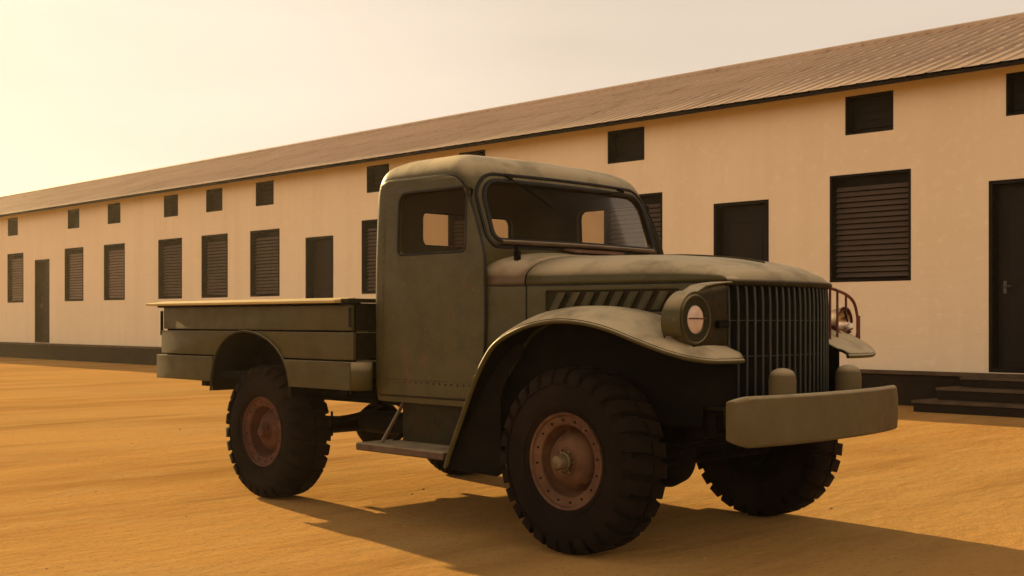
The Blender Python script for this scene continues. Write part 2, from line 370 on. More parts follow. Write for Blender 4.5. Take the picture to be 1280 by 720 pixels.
# door steps
for (a, b) in [doors[0], doors[4]]:
    bm = bmesh.new()
    for k, (zz, d) in enumerate([(.14, 1.02), (.29, .70), (.418, .38)]):
        e = .50-k*.16
        box(bm, (a-e, W-d, -.05 if k == 0 else [.14, .29][k-1]), (b+e, W-.102, zz-.035)) if k else box(bm, (a-e, W-d, -.05), (b+e, W-.102, zz-.035))
    s = bpart('doorstep', bm, plinthm, bevel=.008)
    bm = bmesh.new()
    for k, (zz, d) in enumerate([(.14, 1.02), (.29, .70), (.418, .38)]):
        e = .50-k*.16
        box(bm, (a-e-.015, W-d-.02, zz-.034), (b+e+.015, W-.104, zz))
    t = bpart('step_tread', bm, ledgem, bevel=.006, parent=s)
# roof: two slopes with standing ribs, staggered sheet laps
pitch = (6.0-4.25)/5.0; EY = W-.45; EZ = 4.235; RY = EY+5.0; RZ = 6.0-.015
def roof_sheet(near):
    bm = bmesh.new()
    def pt(x, t, h): 
        y = EY+(RY-EY)*t; z = EZ+(RZ-EZ)*t
        if not near: y = 2*RY-y
        nz = 1/math.hypot(1, pitch); return (x, y+(-1 if near else 1)*h*pitch*nz, z+h*nz)
    x0, x1 = XL-.35, XR+.35; n_ = int((x1-x0)/.24)
    prof = []
    for i in range(n_):
        a = x0+i*.24; j = random.uniform(-.004, .004)
        prof += [(a, 0), (a+.185, 0), (a+.195, .026+j), (a+.222, .026+j), (a+.232, 0)]
    T = [0, .249, .25, .499, .50, .749, .75, 1.0]; H = [.030, .018, .030, .018, .030, .018, .030, .016]
    rows = [[pt(x, t, (h if t > 0 else h*.25)+h2) for (x, h) in prof] for t, h2 in zip(T, H)]
    grid_faces(bm, rows)
    return bm
r = bpart('roof', roof_sheet(True), roofm)
bpart('roof', roof_sheet(False), roofm)
bm = bmesh.new(); tube(bm, [(XL-.36, RY, RZ+.03), (XR+.36, RY, RZ+.03)], .07, 10); bpart('ridge_cap', bm, roofm, smooth=50)
bm = bmesh.new()      # roof deck under the sheets and its fascia board
for sg in (0, 1):
    f = (lambda y: y) if not sg else (lambda y: 2*RY-y)
    q = [(f(EY+.03), EZ), (f(RY), RZ), (f(RY), RZ-.04), (f(EY+.03), EZ-.035)]
    A = [bm.verts.new((XL-.3, *p)) for p in q]; C = [bm.verts.new((XR+.3, *p)) for p in q]
    for i in range(4): bm.faces.new([A[i], A[(i+1) % 4], C[(i+1) % 4], C[i]])
    bm.faces.new(A); bm.faces.new(C)
bpart('roof_deck', bm, fasciam)
bm = bmesh.new(); box(bm, (XL-.34, EY-.005, EZ-.036), (XR+.34, EY+.026, EZ+.004)); bpart('fascia', bm, fasciam)
# windows, doors, vents: a frame set back in the opening
def frame(x0, z0, x1, z1, d0, w, th=.05, mid=()):
    bm = bmesh.new()
    box(bm, (x0+.002, W+d0, z0+.002), (x0+w, W+d0+th, z1-.002)); box(bm, (x1-w, W+d0, z0+.002), (x1-.002, W+d0+th, z1-.002))
    box(bm, (x0+w, W+d0, z1-w), (x1-w, W+d0+th, z1-.002)); box(bm, (x0+w, W+d0, z0+.002), (x1-w, W+d0+th, z0+w))
    return bm
for i, (a, b) in enumerate(wins):
    z0, z1 = 1.65, 3.13
    f = bpart('window', frame(a, z0, b, z1, -.006, .032, .20), framem)
    bm = bmesh.new(); n_ = 17; top = z1-.15 if i < 10 else z1-.06; h = (top-(z0+.06))/n_
    for k in range(n_):
        zc = z0+.06+h*(k+.5); y0 = W+.105; t = h*.36
        vs = [(y0, zc-t), (y0+.012, zc-t-.006), (y0+.06, zc+t*.9), (y0+.048, zc+t*.9+.006)]
        A = [bm.verts.new((a+.033, *p)) for p in vs]; C = [bm.verts.new((b-.033, *p)) for p in vs]
        for q in range(4): bm.faces.new([A[q], A[(q+1) % 4], C[(q+1) % 4], C[q]])
        bm.faces.new(A); bm.faces.new(C)
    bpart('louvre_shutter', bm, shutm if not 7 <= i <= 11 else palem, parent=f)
    bm = bmesh.new(); box(bm, (a+.003, W+.20, z0+.003), (b-.003, W+.23, z1-.003)); bpart('backing', bm, framem, parent=f)
for i, (a, b) in enumerate(doors):
    z0, z1 = ZP+.012, 2.88
    f = bpart('door_frame', frame(a, z0, b, z1, -.006, .05, .20), framem, bevel=.004)
    bm = bmesh.new(); box(bm, (a+.052, W+.15, z0+.01), (b-.052, W+.19, z1-.052))
    for (p, q) in ((.12, .95), (1.12, 2.1)): 
        box(bm, (a+.20, W+.142, z0+p), (b-.20, W+.151, z0+q))
    d = bpart('door', bm, doorm, bevel=.006)
    bm = bmesh.new(); tube(bm, [(a+.15, W+.15, 1.55), (a+.15, W+.09, 1.55), (a+.25, W+.09, 1.55)], .012, 8); box(bm, (a+.13, W+.135, 1.46), (a+.17, W+.148, 1.62))
    bpart('handle', bm, brass, parent=d, smooth=40)
for i, (a, b) in enumerate(vents):
    f = bpart('vent', frame(a, 3.67, b, 4.2, -.006, .022, .19), framem)
    bm = bmesh.new(); box(bm, (a+.003, W+.19, 3.673), (b-.003, W+.22, 4.197))
    for k in range(4): box(bm, (a+.024, W+.15, 3.76+k*.11), (b-.024, W+.165, 3.775+k*.11))
    bpart('vent_panel', bm, doorm, parent=f)

# ------------------------------------------------------------ evening haze over the yard
bm = bmesh.new(); box(bm, (-140, -60, -1), (60, 60, 16))
hz_o = fin('haze', bm, None, None, 0); hz_o['kind'] = 'stuff'
hm = bpy.data.materials.new('evening haze'); hm.use_nodes = True; n = hm.node_tree.nodes; l = hm.node_tree.links; n.clear()
o_ = n.new('ShaderNodeOutputMaterial'); pv = n.new('ShaderNodeVolumePrincipled'); pv.inputs['Color'].default_value = (.95, .80, .60, 1)
pv.inputs['Density'].default_value = .0006; pv.inputs['Anisotropy'].default_value = .65; l.new(pv.outputs[0], o_.inputs['Volume']); hz_o.data.materials.append(hm)

# ------------------------------------------------------------ truck
T = empty('pickup_truck', (0, 0, 0), 'old olive green military pickup truck with rusty wheels parked on the sandy yard', 'truck')

# --- wheels
RW = .45
def tyre_bm(sgn):
    bm = bmesh.new()
    prof = [(.215, -.095), (.235, -.118), (.27, -.135), (.32, -.142), (.36, -.138), (.395, -.125), (.412, -.112), (.414, -.07), (.415, 0),
            (.414, .07), (.412, .112), (.395, .125), (.36, .138), (.32, .142), (.27, .135), (.235, .118), (.215, .095), (.205, .06), (.205, -.06), (.215, -.095)]
    lathe(bm, prof, n=96)
    N = 28                                           # chunky shoulder lugs, staggered left and right
    for side in (-1, 1):
        for k in range(N):
            a = 2*pi*(k+(0 if side < 0 else .5))/N; w = 2*pi/N*.33
            secs = []
            for (h, ro, ri, ww) in ((.008, .449, .405, .95), (.070, .450, .405, 1.0), (.112, .444, .40, 1.05), (.139, .421, .385, 1.0), (.148, .388, .372, .75)):
                y = side*h; sk = .05*(1-h/.13)*side
                ww *= w
                ring = [(ri, a-ww*1.1+sk), (ro, a-ww+sk), (ro, a+ww+sk), (ri, a+ww*1.1+sk)]
                secs.append([bm.verts.new((r*cos(t), y, r*sin(t))) for r, t in ring])
            for p, q in zip(secs, secs[1:]):
                for i in range(4): bm.faces.new([p[i], p[(i+1) % 4], q[(i+1) % 4], q[i]])
            bm.faces.new(secs[0]); bm.faces.new(secs[-1])
    # fine ribs on the sidewall
    for sd_ in (-1, 1):
        for rr in (.262, .372): tube(bm, [(rr*cos(t), sd_*(.134 if rr < .3 else .1365), rr*sin(t)) for t in [2*pi*k/72 for k in range(72)]], .0035, 6, closed=True)
    return bm
def wheel(x, y, sgn, m_rim, name='wheel', front=True):
    """sgn -1: outer face towards -y"""
    bm = bmesh.new()     # dished disc with hub
    if front: prof = [(.168, .075), (.160, .045), (.150, .030), (.142, .042), (.135, .068), (.12, .092), (.095, .108), (.070, .114), (.066, .120), (.060, .120), (.058, .112)]
    else:     prof = [(.168, .075), (.160, .045), (.150, .028), (.142, .036), (.130, .055), (.11, .070), (.085, .08), (.070, .084), (.066, .092), (.060, .092), (.058, .086)]
    R_ = lathe(bm, prof, sgn=sgn); 
    R_ = bm.faces.new([v for v in R_[-1]])
    w = fin(name, bm, m_rim, T, 35); w.location = (x, y, RW if front else .422)
    w.scale = (1, .95, 1) if front else (.937, .95, .937)
    bm = bmesh.new(); b0 = .11 if front else .085; h = .065 if front else .04
    lathe(bm, [(.046, b0), (.046, b0+h*.4), (.040, b0+h*.45), (.037, b0+h), (.030, b0+h+.01), (.0, b0+h+.014)], sgn=sgn, n=32)
    for k in range(6):
        a = 2*pi*k/6; cyl(bm, (.054*cos(a), sgn*(b0), .054*sin(a)), (.054*cos(a), sgn*(b0+.014), .054*sin(a)), .007, 6)
    fin('hub', bm, hubm if front else m_rim, w, 35)
    bm = bmesh.new()     # rim flange ring with bolts
    lathe(bm, [(.236, .085), (.240, .112), (.232, .124), (.222, .120), (.216, .108), (.178, .104), (.172, .098), (.168, .075), (.168, .02)], sgn=sgn)
    fin('rim', bm, m_rim, w, 35)
    bm = bmesh.new(); lathe(bm, [(.168, .02), (.150, .0), (.15, -.10), (.20, -.11), (.232, -.112), (.236, -.1)], sgn=sgn)
    lathe(bm, [(.15, -.06), (.10, -.075), (.0, -.08)], sgn=sgn); fin('brake_drum', bm, black, w, 35)
    for k in range(16):
        a = 2*pi*(k+.3)/16; c = (.197*cos(a), .197*sin(a)); bm = bmesh.new()
        cyl(bm, (c[0], sgn*.100, c[1]), (c[0], sgn*.110, c[1]), .0062, 6)
        fin('rim_bolt', bm, black, w, 35)
    t = fin('tyre', tyre_bm(sgn), rubber, w, 35, bevel=0); t.rotation_euler = (0, random.random()*6, 0)
    return w
YW = .798
wheel(0, -YW, -1, rim_m); wheel(0, YW, 1, rim_m)
wheel(-2.59, -YW, -1, rim_red, front=False); wheel(-2.59, YW, 1, rim_red, front=False)

# --- chassis
bm = bmesh.new()
for s in (-1, 1):
    y = s*.39
    box(bm, (-3.7, y-.03, .60), (.78, y+.03, .74))
    for x in (-3.65,): box(bm, (x, -.36, .62), (x+.06, .36, .72))
for x in (-3.2, -1.9, -.9, .62): box(bm, (x, -.358, .615), (x+.09, .358, .725))
fin('chassis_frame', bm, black, T, 0, bevel=.006)
for x in (0, -2.55):
    bm = bmesh.new(); cyl(bm, (x, -.66, .43), (x, .66, .43), .048, 16)
    cyl(bm, (x, -.70, .43), (x, -.60, .43), .12, 20); cyl(bm, (x, .60, .43), (x, .70, .43), .12, 20)
    ax = fin('axle', bm, black, T, 40)
    bm = bmesh.new(); yc = -.13 if x == 0 else 0
    lathe(bm, [(0, -.16), (.06, -.15), (.12, -.11), (.155, -.04), (.16, .04), (.12, .12), (.06, .19), (.045, .26), (0, .26)], axis='x', c=(x, yc, .41), n=32, sgn=-1 if x == 0 else 1)
    fin('differential', bm, black, ax, 50)
for s in (-1, 1):
    for x in (0, -2.55):
        bm = bmesh.new()
        for k in range(6):
            L = .60-k*.085; pts = [(x+L*t, s*.47, .50-k*.009+.10*t*t*(L/.6)**2) for t in [-1+i/6 for i in range(13)]]
            top = [(p[0], p[1]-.028, p[2]) for p in pts]
            rows = [[(p[0], p[1]-.028, p[2]) for p in pts], [(p[0], p[1]+.028, p[2]) for p in pts], [(p[0], p[1]+.028, p[2]-.0075) for p in pts], [(p[0], p[1]-.028, p[2]-.0075) for p in pts], [(p[0], p[1]-.028, p[2]) for p in pts]]
            grid_faces(bm, rows)
        for t in (-.05, .05): tube(bm, [(x+t, s*.505, .53), (x+t, s*.505, .37)], .008, 6); tube(bm, [(x+t, s*.435, .53), (x+t, s*.435, .37)], .008, 6)
        box(bm, (x-.57, s*.47-.02, .585), (x-.53, s*.47+.02, .68)); box(bm, (x+.53, s*.47-.02, .585), (x+.57, s*.47+.02, .68))
        fin('leaf_spring', bm, black, T, 40)
bm = bmesh.new(); tube(bm, [(-.15, -.13, .44), (-1.0, -.1, .52)], .032, 12); tube(bm, [(-1.25, -.05, .52), (-2.35, 0, .44)], .036, 12)
box(bm, (-1.30, -.25, .42), (-.95, .16, .66)); cyl(bm, (-1.1, .1, .5), (-1.1, -.3, .5), .11, 18)
fin('transmission', bm, black, T, 40, bevel=.01)
bm = bmesh.new(); tube(bm, [(-.4, -.30, .52), (-1.3, -.33, .50), (-1.38, -.33, .50)], .022, 10); tube(bm, [(-1.4, -.5, .50), (-1.45, -.5, .50), (-2.05, -.5, .50), (-2.1, -.5, .50)], [.03, .07, .07, .03], 18)
fin('muffler', bm, black, T, 40)
bm = bmesh.new(); box(bm, (-.28, -.24, .58), (.50, .24, 1.05)); cyl(bm, (.5, 0, .85), (.56, 0, .85), .2, 24); box(bm, (-.2, -.2, .47), (.2, .2, .58))
fin('engine', bm, black, T, 30, bevel=.03)
bm = bmesh.new(); box(bm, (-1.22, -.655, .475), (-.84, -.43, .66)); fin('fuel_tank', bm, darkpaint, T, 40, bevel=.02, segs=3)
# steering links
bm = bmesh.new(); tube(bm, [(.14, -.62, .40), (.14, .62, .40)], .016, 8); tube(bm, [(.2, .47, .60), (-.05, .5, .44)], .015, 8); fin('tie_rod', bm, black, T, 40)

# --- cab shell
HW = [(.60, .765), (.70, .775), (1.30, .78), (1.45, .778), (1.60, .772), (1.75, .766), (1.85, .760), (1.90, .754), (1.93, .747), (1.96, .735), (1.98, .723), (2.0, .705), (2.015, .684), (2.03, .653), (2.045, .62), (2.055, .588), (2.066, .53), (2.075, .45), (2.085, .22)]
XF = [(.60, -.70), (1.40, -.70), (1.48, -.672), (1.55, -.665), (1.90, -.785), (1.93, -.80), (1.96, -.82), (1.98, -.838), (2.0, -.862), (2.015, -.89), (2.03, -.925), (2.045, -.97), (2.055, -1.01), (2.066, -1.065), (2.075, -1.12), (2.085, -1.2)]
XB = [(.60, -1.655), (.70, -1.675), (1.55, -1.675), (1.85, -1.673), (1.93, -1.667), (1.96, -1.660), (1.98, -1.651), (2.0, -1.638), (2.015, -1.623), (2.03, -1.602), (2.045, -1.573), (2.055, -1.545), (2.066, -1.505), (2.075, -1.455), (2.085, -1.375)]
def cab_ring(z, ins=0.0):
    hw = interp(HW, z)-ins; xf = interp(XF, z)-ins; xb = interp(XB, z)+ins
    k = min(1, hw/.75); rb, rf = .11*k, .095*k
    bow = .055*k
    o = []
    for i in range(14): t = i/13; o.append((xb+rb+(xf-rf-bow-xb-rb)*t, -hw))            # right side, rear to front
    for i in range(1, 7): a = R(-90+90*i/6); o.append((xf-bow-rf+rf*cos(a), -hw+rf+rf*sin(a)))
    n_ = 18
    for i in range(1, n_): t = -1+2*i/n_; y = t*(hw-rf); o.append((xf-bow*(y/(hw-rf))**2, y))
    for i in range(0, 7): a = R(90*i/6); o.append((xf-bow-rf+rf*cos(a), hw-rf+rf*sin(a)))
    for i in range(1, 14): t = 1-i/13; o.append((xb+rb+(xf-rf-bow-xb-rb)*t, hw))
    for i in range(1, 13): a = R(90+90*i/12); o.append((xb+rb+rb*cos(a), hw-rb+rb*sin(a)))
    for i in range(1, 10): t = 1-2*i/10; o.append((xb, t*(hw-rb)))
    for i in range(0, 12): a = R(180+90*i/12); o.append((xb+rb+rb*cos(a), -hw+rb+rb*sin(a)))
    return [(p[0], p[1], z) for p in o]
zs = [.66, .70, .9, 1.1, 1.3, 1.4, 1.48, 1.55, 1.62, 1.7, 1.78, 1.85, 1.90, 1.93, 1.96, 1.98, 2.0, 2.015, 2.03, 2.045, 2.055, 2.066, 2.075, 2.085]
def shell(ins, top):
    rows = [cab_ring(z, ins) for z in zs]
    if ins: rows = [[(p[0], p[1], min(p[2]-ins*(max(0, (p[2]-1.9))/.185) + (.03 if i == 0 else 0), 9)) for p in r_] for i, r_ in enumerate(rows)]
    return rows
bm = bmesh.new()
Vo = grid_faces(bm, shell(0, 0), True); bm.faces.new(Vo[-1]); bm.faces.new(Vo[0][::-1])
Vi = grid_faces(bm, shell(.028, 0), True); bm.faces.new(Vi[-1]); bm.faces.new(Vi[0])
bmesh.ops.recalc_face_normals(bm, faces=bm.faces)
# the inner skin must face inwards
inner = {v for r_ in Vi for v in r_}
bmesh.ops.reverse_faces(bm, faces=[f for f in bm.faces if all(v in inner for v in f.verts)])
cab = fin('cab', bm, paint, T, 40, normals=False)
WS = rrect(-.680, 1.560, .680, 1.885, (.05, .05, .12, .12), 8)       # windscreen opening (y, z)
DW = rrect(-1.405, 1.495, -.835, 1.845, (.035, .03, .03, .06), 6)    # door window (x, z)
cb = bmesh.new(); prism(cb, WS, 'x', -1.02, -.5); prism(cb, rrect(-.385, 1.575, .385, 1.79, .05), 'x', -1.85, -1.50)
cut(cab, cb)
cb = bmesh.new(); prism(cb, [(p[0], p[1]) for p in DW], 'y', -1.0, 1.0); cut(cab, cb)
def hw_at(z, x=-1.2):
    h_ = interp(HW, z); k = min(1, h_/.75); r_ = .11*k; d_ = interp(XB, z)+r_-x
    return h_-(r_-math.sqrt(max(0, r_*r_-d_*d_)) if d_ > 0 else 0)
def ws_x(y, z, d=0):   # point on the windscreen surface
    hw = interp(HW, z); k = min(1, hw/.75); rf = .095*k; t = abs(y)/(hw-rf)
    x = interp(XF, z)-.055*k*min(1, t)**2
    if t > 1:
        q = min(rf, abs(y)-(hw-rf)); x -= rf-math.sqrt(max(0, rf*rf-q*q))
    return x+d
# windscreen glass, seal, bright lower bead, centre strip
bm = flat_mesh(densify(WS, .05), half=.002, bevel=0); slices(bm, 0, [-.6+.12*i for i in range(11)]); slices(bm, 1, [1.6+.06*i for i in range(5)])
for v in bm.verts: y, z, w = v.co; v.co = (ws_x(y, z, -.012+w), y, z)
ws = fin('windscreen', bm, glass, T, 40)
bm = bmesh.new(); tube(bm, [(ws_x(p[0], p[1], .002), p[0], p[1]) for p in densify(rrect(-.684, 1.556, .684, 1.889, (.05, .05, .12, .12), 8), .04)], .013, 8, closed=True)
fin('window_seal', bm, gasket, ws, 50)
bm = bmesh.new(); tube(bm, [(ws_x(p[0], p[1], .000), p[0], p[1]) for p in densify(rrect(-.722, 1.522, .722, 1.925, (.07, .07, .15, .15), 8), .04)], .011, 6, closed=True)
fin('windscreen_frame', bm, gasket, ws, 50)
bm = bmesh.new(); tube(bm, [(ws_x(y, 1.545, .022), y, 1.545) for y in [-.65+.1*i for i in range(14)]], .012, 8); fin('lower_trim', bm, boardm, ws, 50)
bm = bmesh.new(); tube(bm, [(ws_x(-.50, 1.925, .005), -.50, 1.925), (ws_x(-.50, 1.90, .035), -.49, 1.90)], .009, 6)
tube(bm, [(ws_x(-.49, 1.90, .03), -.49, 1.90), (ws_x(-.27, 1.78, .028), -.27, 1.78)], .0035, 5); tube(bm, [(ws_x(-.40, 1.85, .02), -.44, 1.872), (ws_x(-.22, 1.75, .02), -.22, 1.752)], .0045, 5)
fin('wiper', bm, black, ws, 40)
bm = bmesh.new(); tube(bm, [(ws_x(.45, 1.92, .005), .45, 1.92), (ws_x(.45, 1.90, .035), .46, 1.90)], .009, 6); tube(bm, [(ws_x(.46, 1.90, .03), .46, 1.90), (ws_x(.30, 1.86, .03), .20, 1.868)], .0035, 5)
fin('wiper', bm, black, ws, 40)
bm = bmesh.new(); prism(bm, rrect(-.377, 1.583, .377, 1.782, .045), 'x', -1.667, -1.663); rw = fin('rear_window', bm, glass, T, 30)
bm = bmesh.new(); tube(bm, [(-1.678, p[0], p[1]) for p in densify(rrect(-.385, 1.575, .385, 1.79, .05), .06)], .012, 8, closed=True); fin('window_seal', bm, gasket, rw, 50)

# --- doors
DO = [(-1.60, .70), (-.745, .70), (-.715, .83), (-.700, 1.10), (-.700, 1.40), (-.712, 1.50), (-.745, 1.60), (-.785, 1.70), (-.83, 1.79), (-.885, 1.865), (-.95, 1.905), (-1.03, 1.92), (-1.52, 1.925), (-1.60, 1.905)]
DOO = [tuple(v)[:2] for v in catmull([(p[0], p[1], 0) for p in DO[1:12]], 3)] + [(-1.52, 1.925), (-1.59, 1.905), (-1.60, 1.86)] + [(-1.60, .74), (-1.59, .712), (-1.565, .70)]
for s in (-1, 1):
    bm = flat_mesh(DOO, [DW], half=.006, bevel=.004); slices(bm, 0, [-1.59, -1.575, -1.56, -1.54, -1.52, -1.50, -1.48]); slices(bm, 1, [.9, 1.1, 1.3, 1.40, 1.45, 1.5, 1.55, 1.6, 1.65, 1.7, 1.75, 1.8, 1.85, 1.88, 1.9, 1.915])
    for v in bm.verts:
        x, z, w = v.co; v.co = (x, s*(hw_at(z, x)+.003+w), z)
        if x > -.84: v.co.y -= s*.010*((x+.84)/.14)**2
    d = fin('door', bm, paint, T, 35)
    dy = lambda z, o=0, x=-1.2: s*(hw_at(z, x)+.003+o)
    bm = bmesh.new(); tube(bm, [(p[0], dy(p[1], .001-(.010*((p[0]+.84)/.14)**2 if p[0] > -.84 else 0), p[0]), p[1]) for p in densify(DOO, .06)], .0085, 6, closed=True)
    fin('door_seal', bm, gasket, d, 50)
    bm = bmesh.new(); tube(bm, [(p[0], dy(p[1], .006), p[1]) for p in densify(DW, .05)], .009, 8, closed=True); fin('window_seal', bm, gasket, d, 50)
    bm = flat_mesh(DW, half=.002, bevel=0); slices(bm, 1, [1.55, 1.6, 1.7, 1.8])
    for v in bm.verts: x, z, w = v.co; v.co = (x, s*(hw_at(z)-.012+w), z)
    fin('window_glass', bm, glass, d, 30)
    bm = bmesh.new()
    tube(bm, [(-.835+.0, dy(1.53, .0), 1.495), (-.835, dy(1.7, .0), 1.84)], .010, 6)
    fin('quarter_bar', bm, darkpaint, d, 50)
    # belt crease and inner pressed line
    bm = bmesh.new(); tube(bm, [(-1.54+.1*i, dy(1.312, .004 if i < 7 else .001, -1.54+.1*i), 1.312) for i in range(9)], .004, 6, flat=1); fin('belt_line', bm, darkpaint, d, 50)
    bm = bmesh.new()
    for k in range(24): z = .80+k*.0475; bmesh.ops.create_icosphere(bm, subdivisions=1, radius=.0075, matrix=Matrix.Translation((-1.53+random.uniform(-.002, .002), dy(z, .007, -1.53), z)))
    for k in range(15): x = -1.49+k*.049; bmesh.ops.create_icosphere(bm, subdivisions=1, radius=.0075, matrix=Matrix.Translation((x, dy(.775, .007), .775+random.uniform(-.002, .002))))
    tube(bm, [(-1.52, dy(z, .008, -1.52), z) for z in (1.90, 1.6, 1.3, 1.0, .83, .80)] + [(-1.50, dy(.79, .008), .79), (-.80, dy(.79, .0), .79)], .0045, 5)
    fin('rivets', bm, mat('rivet rust', (0.05, 0.028, 0.015), .7), d, 50)
    bm = bmesh.new(); tube(bm, [(-1.36, dy(1.22, .01), 1.22), (-1.36, dy(1.22, .045), 1.22), (-1.27, dy(1.22, .05), 1.215)], .009, 8)
    lathe(bm, [(.02, .0), (.02, .015), (.012, .02)], axis='y', c=(-1.36, dy(1.22, .0), 1.22), n=16, sgn=s)
    if s > 0: fin('door_handle', bm, darkpaint, d, 40)
    else: bm.free()
    bm = bmesh.new()
    for z in (.92, 1.36): cyl(bm, (-.690, dy(z, -.004), z-.035), (-.690, dy(z, -.004), z+.035), .010, 10)
    fin('hinge', bm, darkpaint, d, 40)
# --- interior
bm = bmesh.new(); box(bm, (-1.52, -.68, .95), (-1.05, .68, 1.12)); fin('seat', bm, seatm, T, 40, bevel=.05, segs=4)
bm = bmesh.new(); box(bm, (-1.56, -.68, 1.14), (-1.43, .68, 1.50)); fin('backrest', bm, seatm, T, 40, bevel=.05, segs=4)
bm = bmesh.new(); box(bm, (-.92, -.70, 1.28), (-.745, .70, 1.47)); fin('dashboard', bm, darkpaint, T, 40, bevel=.03, segs=3)
bm = bmesh.new()
c = Vector((-1.10, .36, 1.43)); ax_ = Vector((.75, 0, -.66)).normalized(); u_ = Vector((0, 1, 0)); v_ = ax_.cross(u_)
tube(bm, [c+(u_*cos(t)+v_*sin(t))*.20 for t in [2*pi*k/40 for k in range(40)]], .012, 8, closed=True)
for k in range(3): t = 2*pi*k/3+.5; tube(bm, [c, c+(u_*cos(t)+v_*sin(t))*.2], .008, 6)
tube(bm, [c, c+ax_*.5], .022, 10); fin('steering_wheel', bm, black, T, 40)

# --- cowl and bonnet (sections along x)
HH = [(-.76, .765), (-.70, .755), (-.55, .700), (-.40, .655), (-.2, .605), (0, .570), (.3, .517), (.5, .482), (.60, .462), (.66, .452)]
TZ = [(-.76, 1.515), (-.70, 1.508), (-.6, 1.492), (-.45, 1.478), (-.2, 1.474), (.05, 1.468), (.3, 1.448), (.45, 1.428), (.58, 1.398), (.64, 1.372), (.675, 1.340)]
def hoodsec(x, seam=1.308):
    hw = interp(HH, x); tz = interp(TZ, x); o = []
    o.append((hw, seam)); o.append((hw+.002, seam+.02))
    n_ = 14
    for i in range(n_+1):
        a = R(90*i/n_); e_ = 2/3.1
        o.append((hw*abs(cos(a))**e_, seam+.028+(tz-seam-.028)*abs(sin(a))**(2/2.0)))
    h = [(x, -p[0], p[1]) for p in o]; return h+[(x, p[0], p[1]) for p in o[::-1][1:]]
def loft_hood(name, xs_, m, extra=None):
    bm = bmesh.new(); rows = [[(p[0]-.07*(abs(p[1])/.45)**2*min(1, max(0, (p[0]-.35)/.3)), p[1], p[2]) for p in hoodsec(x)] for x in xs_]
    if extra: rows += extra
    grid_faces(bm, rows); return fin(name, bm, m, T, 50, solid=.012, off=-1)
nose = []
for (x, k, dz) in ((.668, .998, .0), (.690, .99, -.012), (.702, .985, -.03)):
    r0 = hoodsec(.64); nose.append([(x - .07*(abs(p[1])/.45)**2, p[1]*k, 1.312+(p[2]-1.312)*(.78 if x < .67 else .52 if x < .69 else .20)) for p in r0])
hd = loft_hood('bonnet', [-.485, -.3, -.2, -.1, 0, .1, .2, .3, .4, .5, .57, .62, .645], paint, nose)
cw = loft_hood('cowl', [-.76, -.72, -.70, -.65, -.6, -.55, -.495], cowlm)
bm = bmesh.new(); tube(bm, [(x, 0, interp(TZ, x)+.003) for x in [-.48+.1*i for i in range(11)]], .006, 6); fin('centre_hinge', bm, darkpaint, hd, 40)
bm = bmesh.new(); prism(bm, rrect(-.68, -.20, -.56, .22, .02), 'y', 0, .014)
for v in bm.verts: v.co = (v.co.x, v.co.z, interp(TZ, v.co.x)+.012+v.co.y)
fin('cowl_vent', bm, mat('rusted vent lid', (0.13, 0.06, 0.035), .7, layers=[(9, (.2, .13, .08), .5, .7)]), cw, 30)
bm = bmesh.new(); box(bm, (-.655, -.605, 1.42), (-.625, -.575, 1.50)); tube(bm, [(-.64, -.59, 1.50), (-.655, -.59, 1.525)], .012, 8); fin('mirror_bracket', bm, black, cw, 40, bevel=.006)
# engine side panels under the bonnet
def sidepanel(s, x0, x1, z0, z1, name, m, off=-.004, holes=()):
    ol = densify([(x0, z0), (x1, z0), (x1, z1), (x0, z1)], .1)
    bm = flat_mesh(ol, holes, half=.006, bevel=.002); slices(bm, 0, [-.7+.1*i for i in range(14)])
    for v in bm.verts: x, z, w = v.co; v.co = (x, s*(interp(HH, x)+off+w), z)
    return fin(name, bm, m, T, 35)
for s in (-1, 1):
    lv = rrect(-.375, 1.165, .375, 1.278, .015)
    p = sidepanel(s, -.478, .60, .80, 1.302, 'engine_side_panel', paint, holes=[lv])
    sidepanel(s, -.735, -.486, .74, 1.302, 'cowl_side', paint)
    bm = bmesh.new()
    N = 9
    for k in range(N):      # slanted pressed louvres
        xa = -.345+k*.082; za, zb = 1.178, 1.268
        ya = lambda x: s*(interp(HH, x)-.006)
        yb = lambda x: s*(interp(HH, x)+.012)
        L = [(xa-.035, za), (xa+.015, zb)]; 
        P0 = [bm.verts.new((x, ya(x)-s*.012, z)) for x, z in L]; P1 = [bm.verts.new((x+.064, yb(x+.064), z)) for x, z in L]; P2 = [bm.verts.new((x+.076, ya(x)-s*.002, z)) for x, z in L]
        bm.faces.new([P0[0], P0[1], P1[1], P1[0]]); bm.faces.new([P1[0], P1[1], P2[1], P2[0]]); bm.faces.new(P0[:1]+[P1[0], P2[0]]); bm.faces.new([P0[1], P1[1], P2[1]])
    fin('louvre_panel', bm, louvm, p, 0)
    bm = bmesh.new(); rows = [[(x, s*(interp(HH, x)-.010), z) for x in [-.40+.1*i for i in range(9)]] for z in (1.15, 1.29)]; grid_faces(bm, rows)
    fin('louvre_backing', bm, darkpaint, p, 0)
    # seam line under bonnet
    bm = bmesh.new(); tube(bm, [(x, s*(interp(HH, x)+.001), 1.3055) for x in [-.72+.1*i for i in range(14)]], .0045, 6); fin('seam', bm, gasket, p, 40)
    bm = bmesh.new(); tube(bm, [(-.482, s*(interp(HH, -.482)+.004), z) for z in (1.30, 1.2, 1.05)], .004, 6); fin('seam', bm, gasket, p, 40)

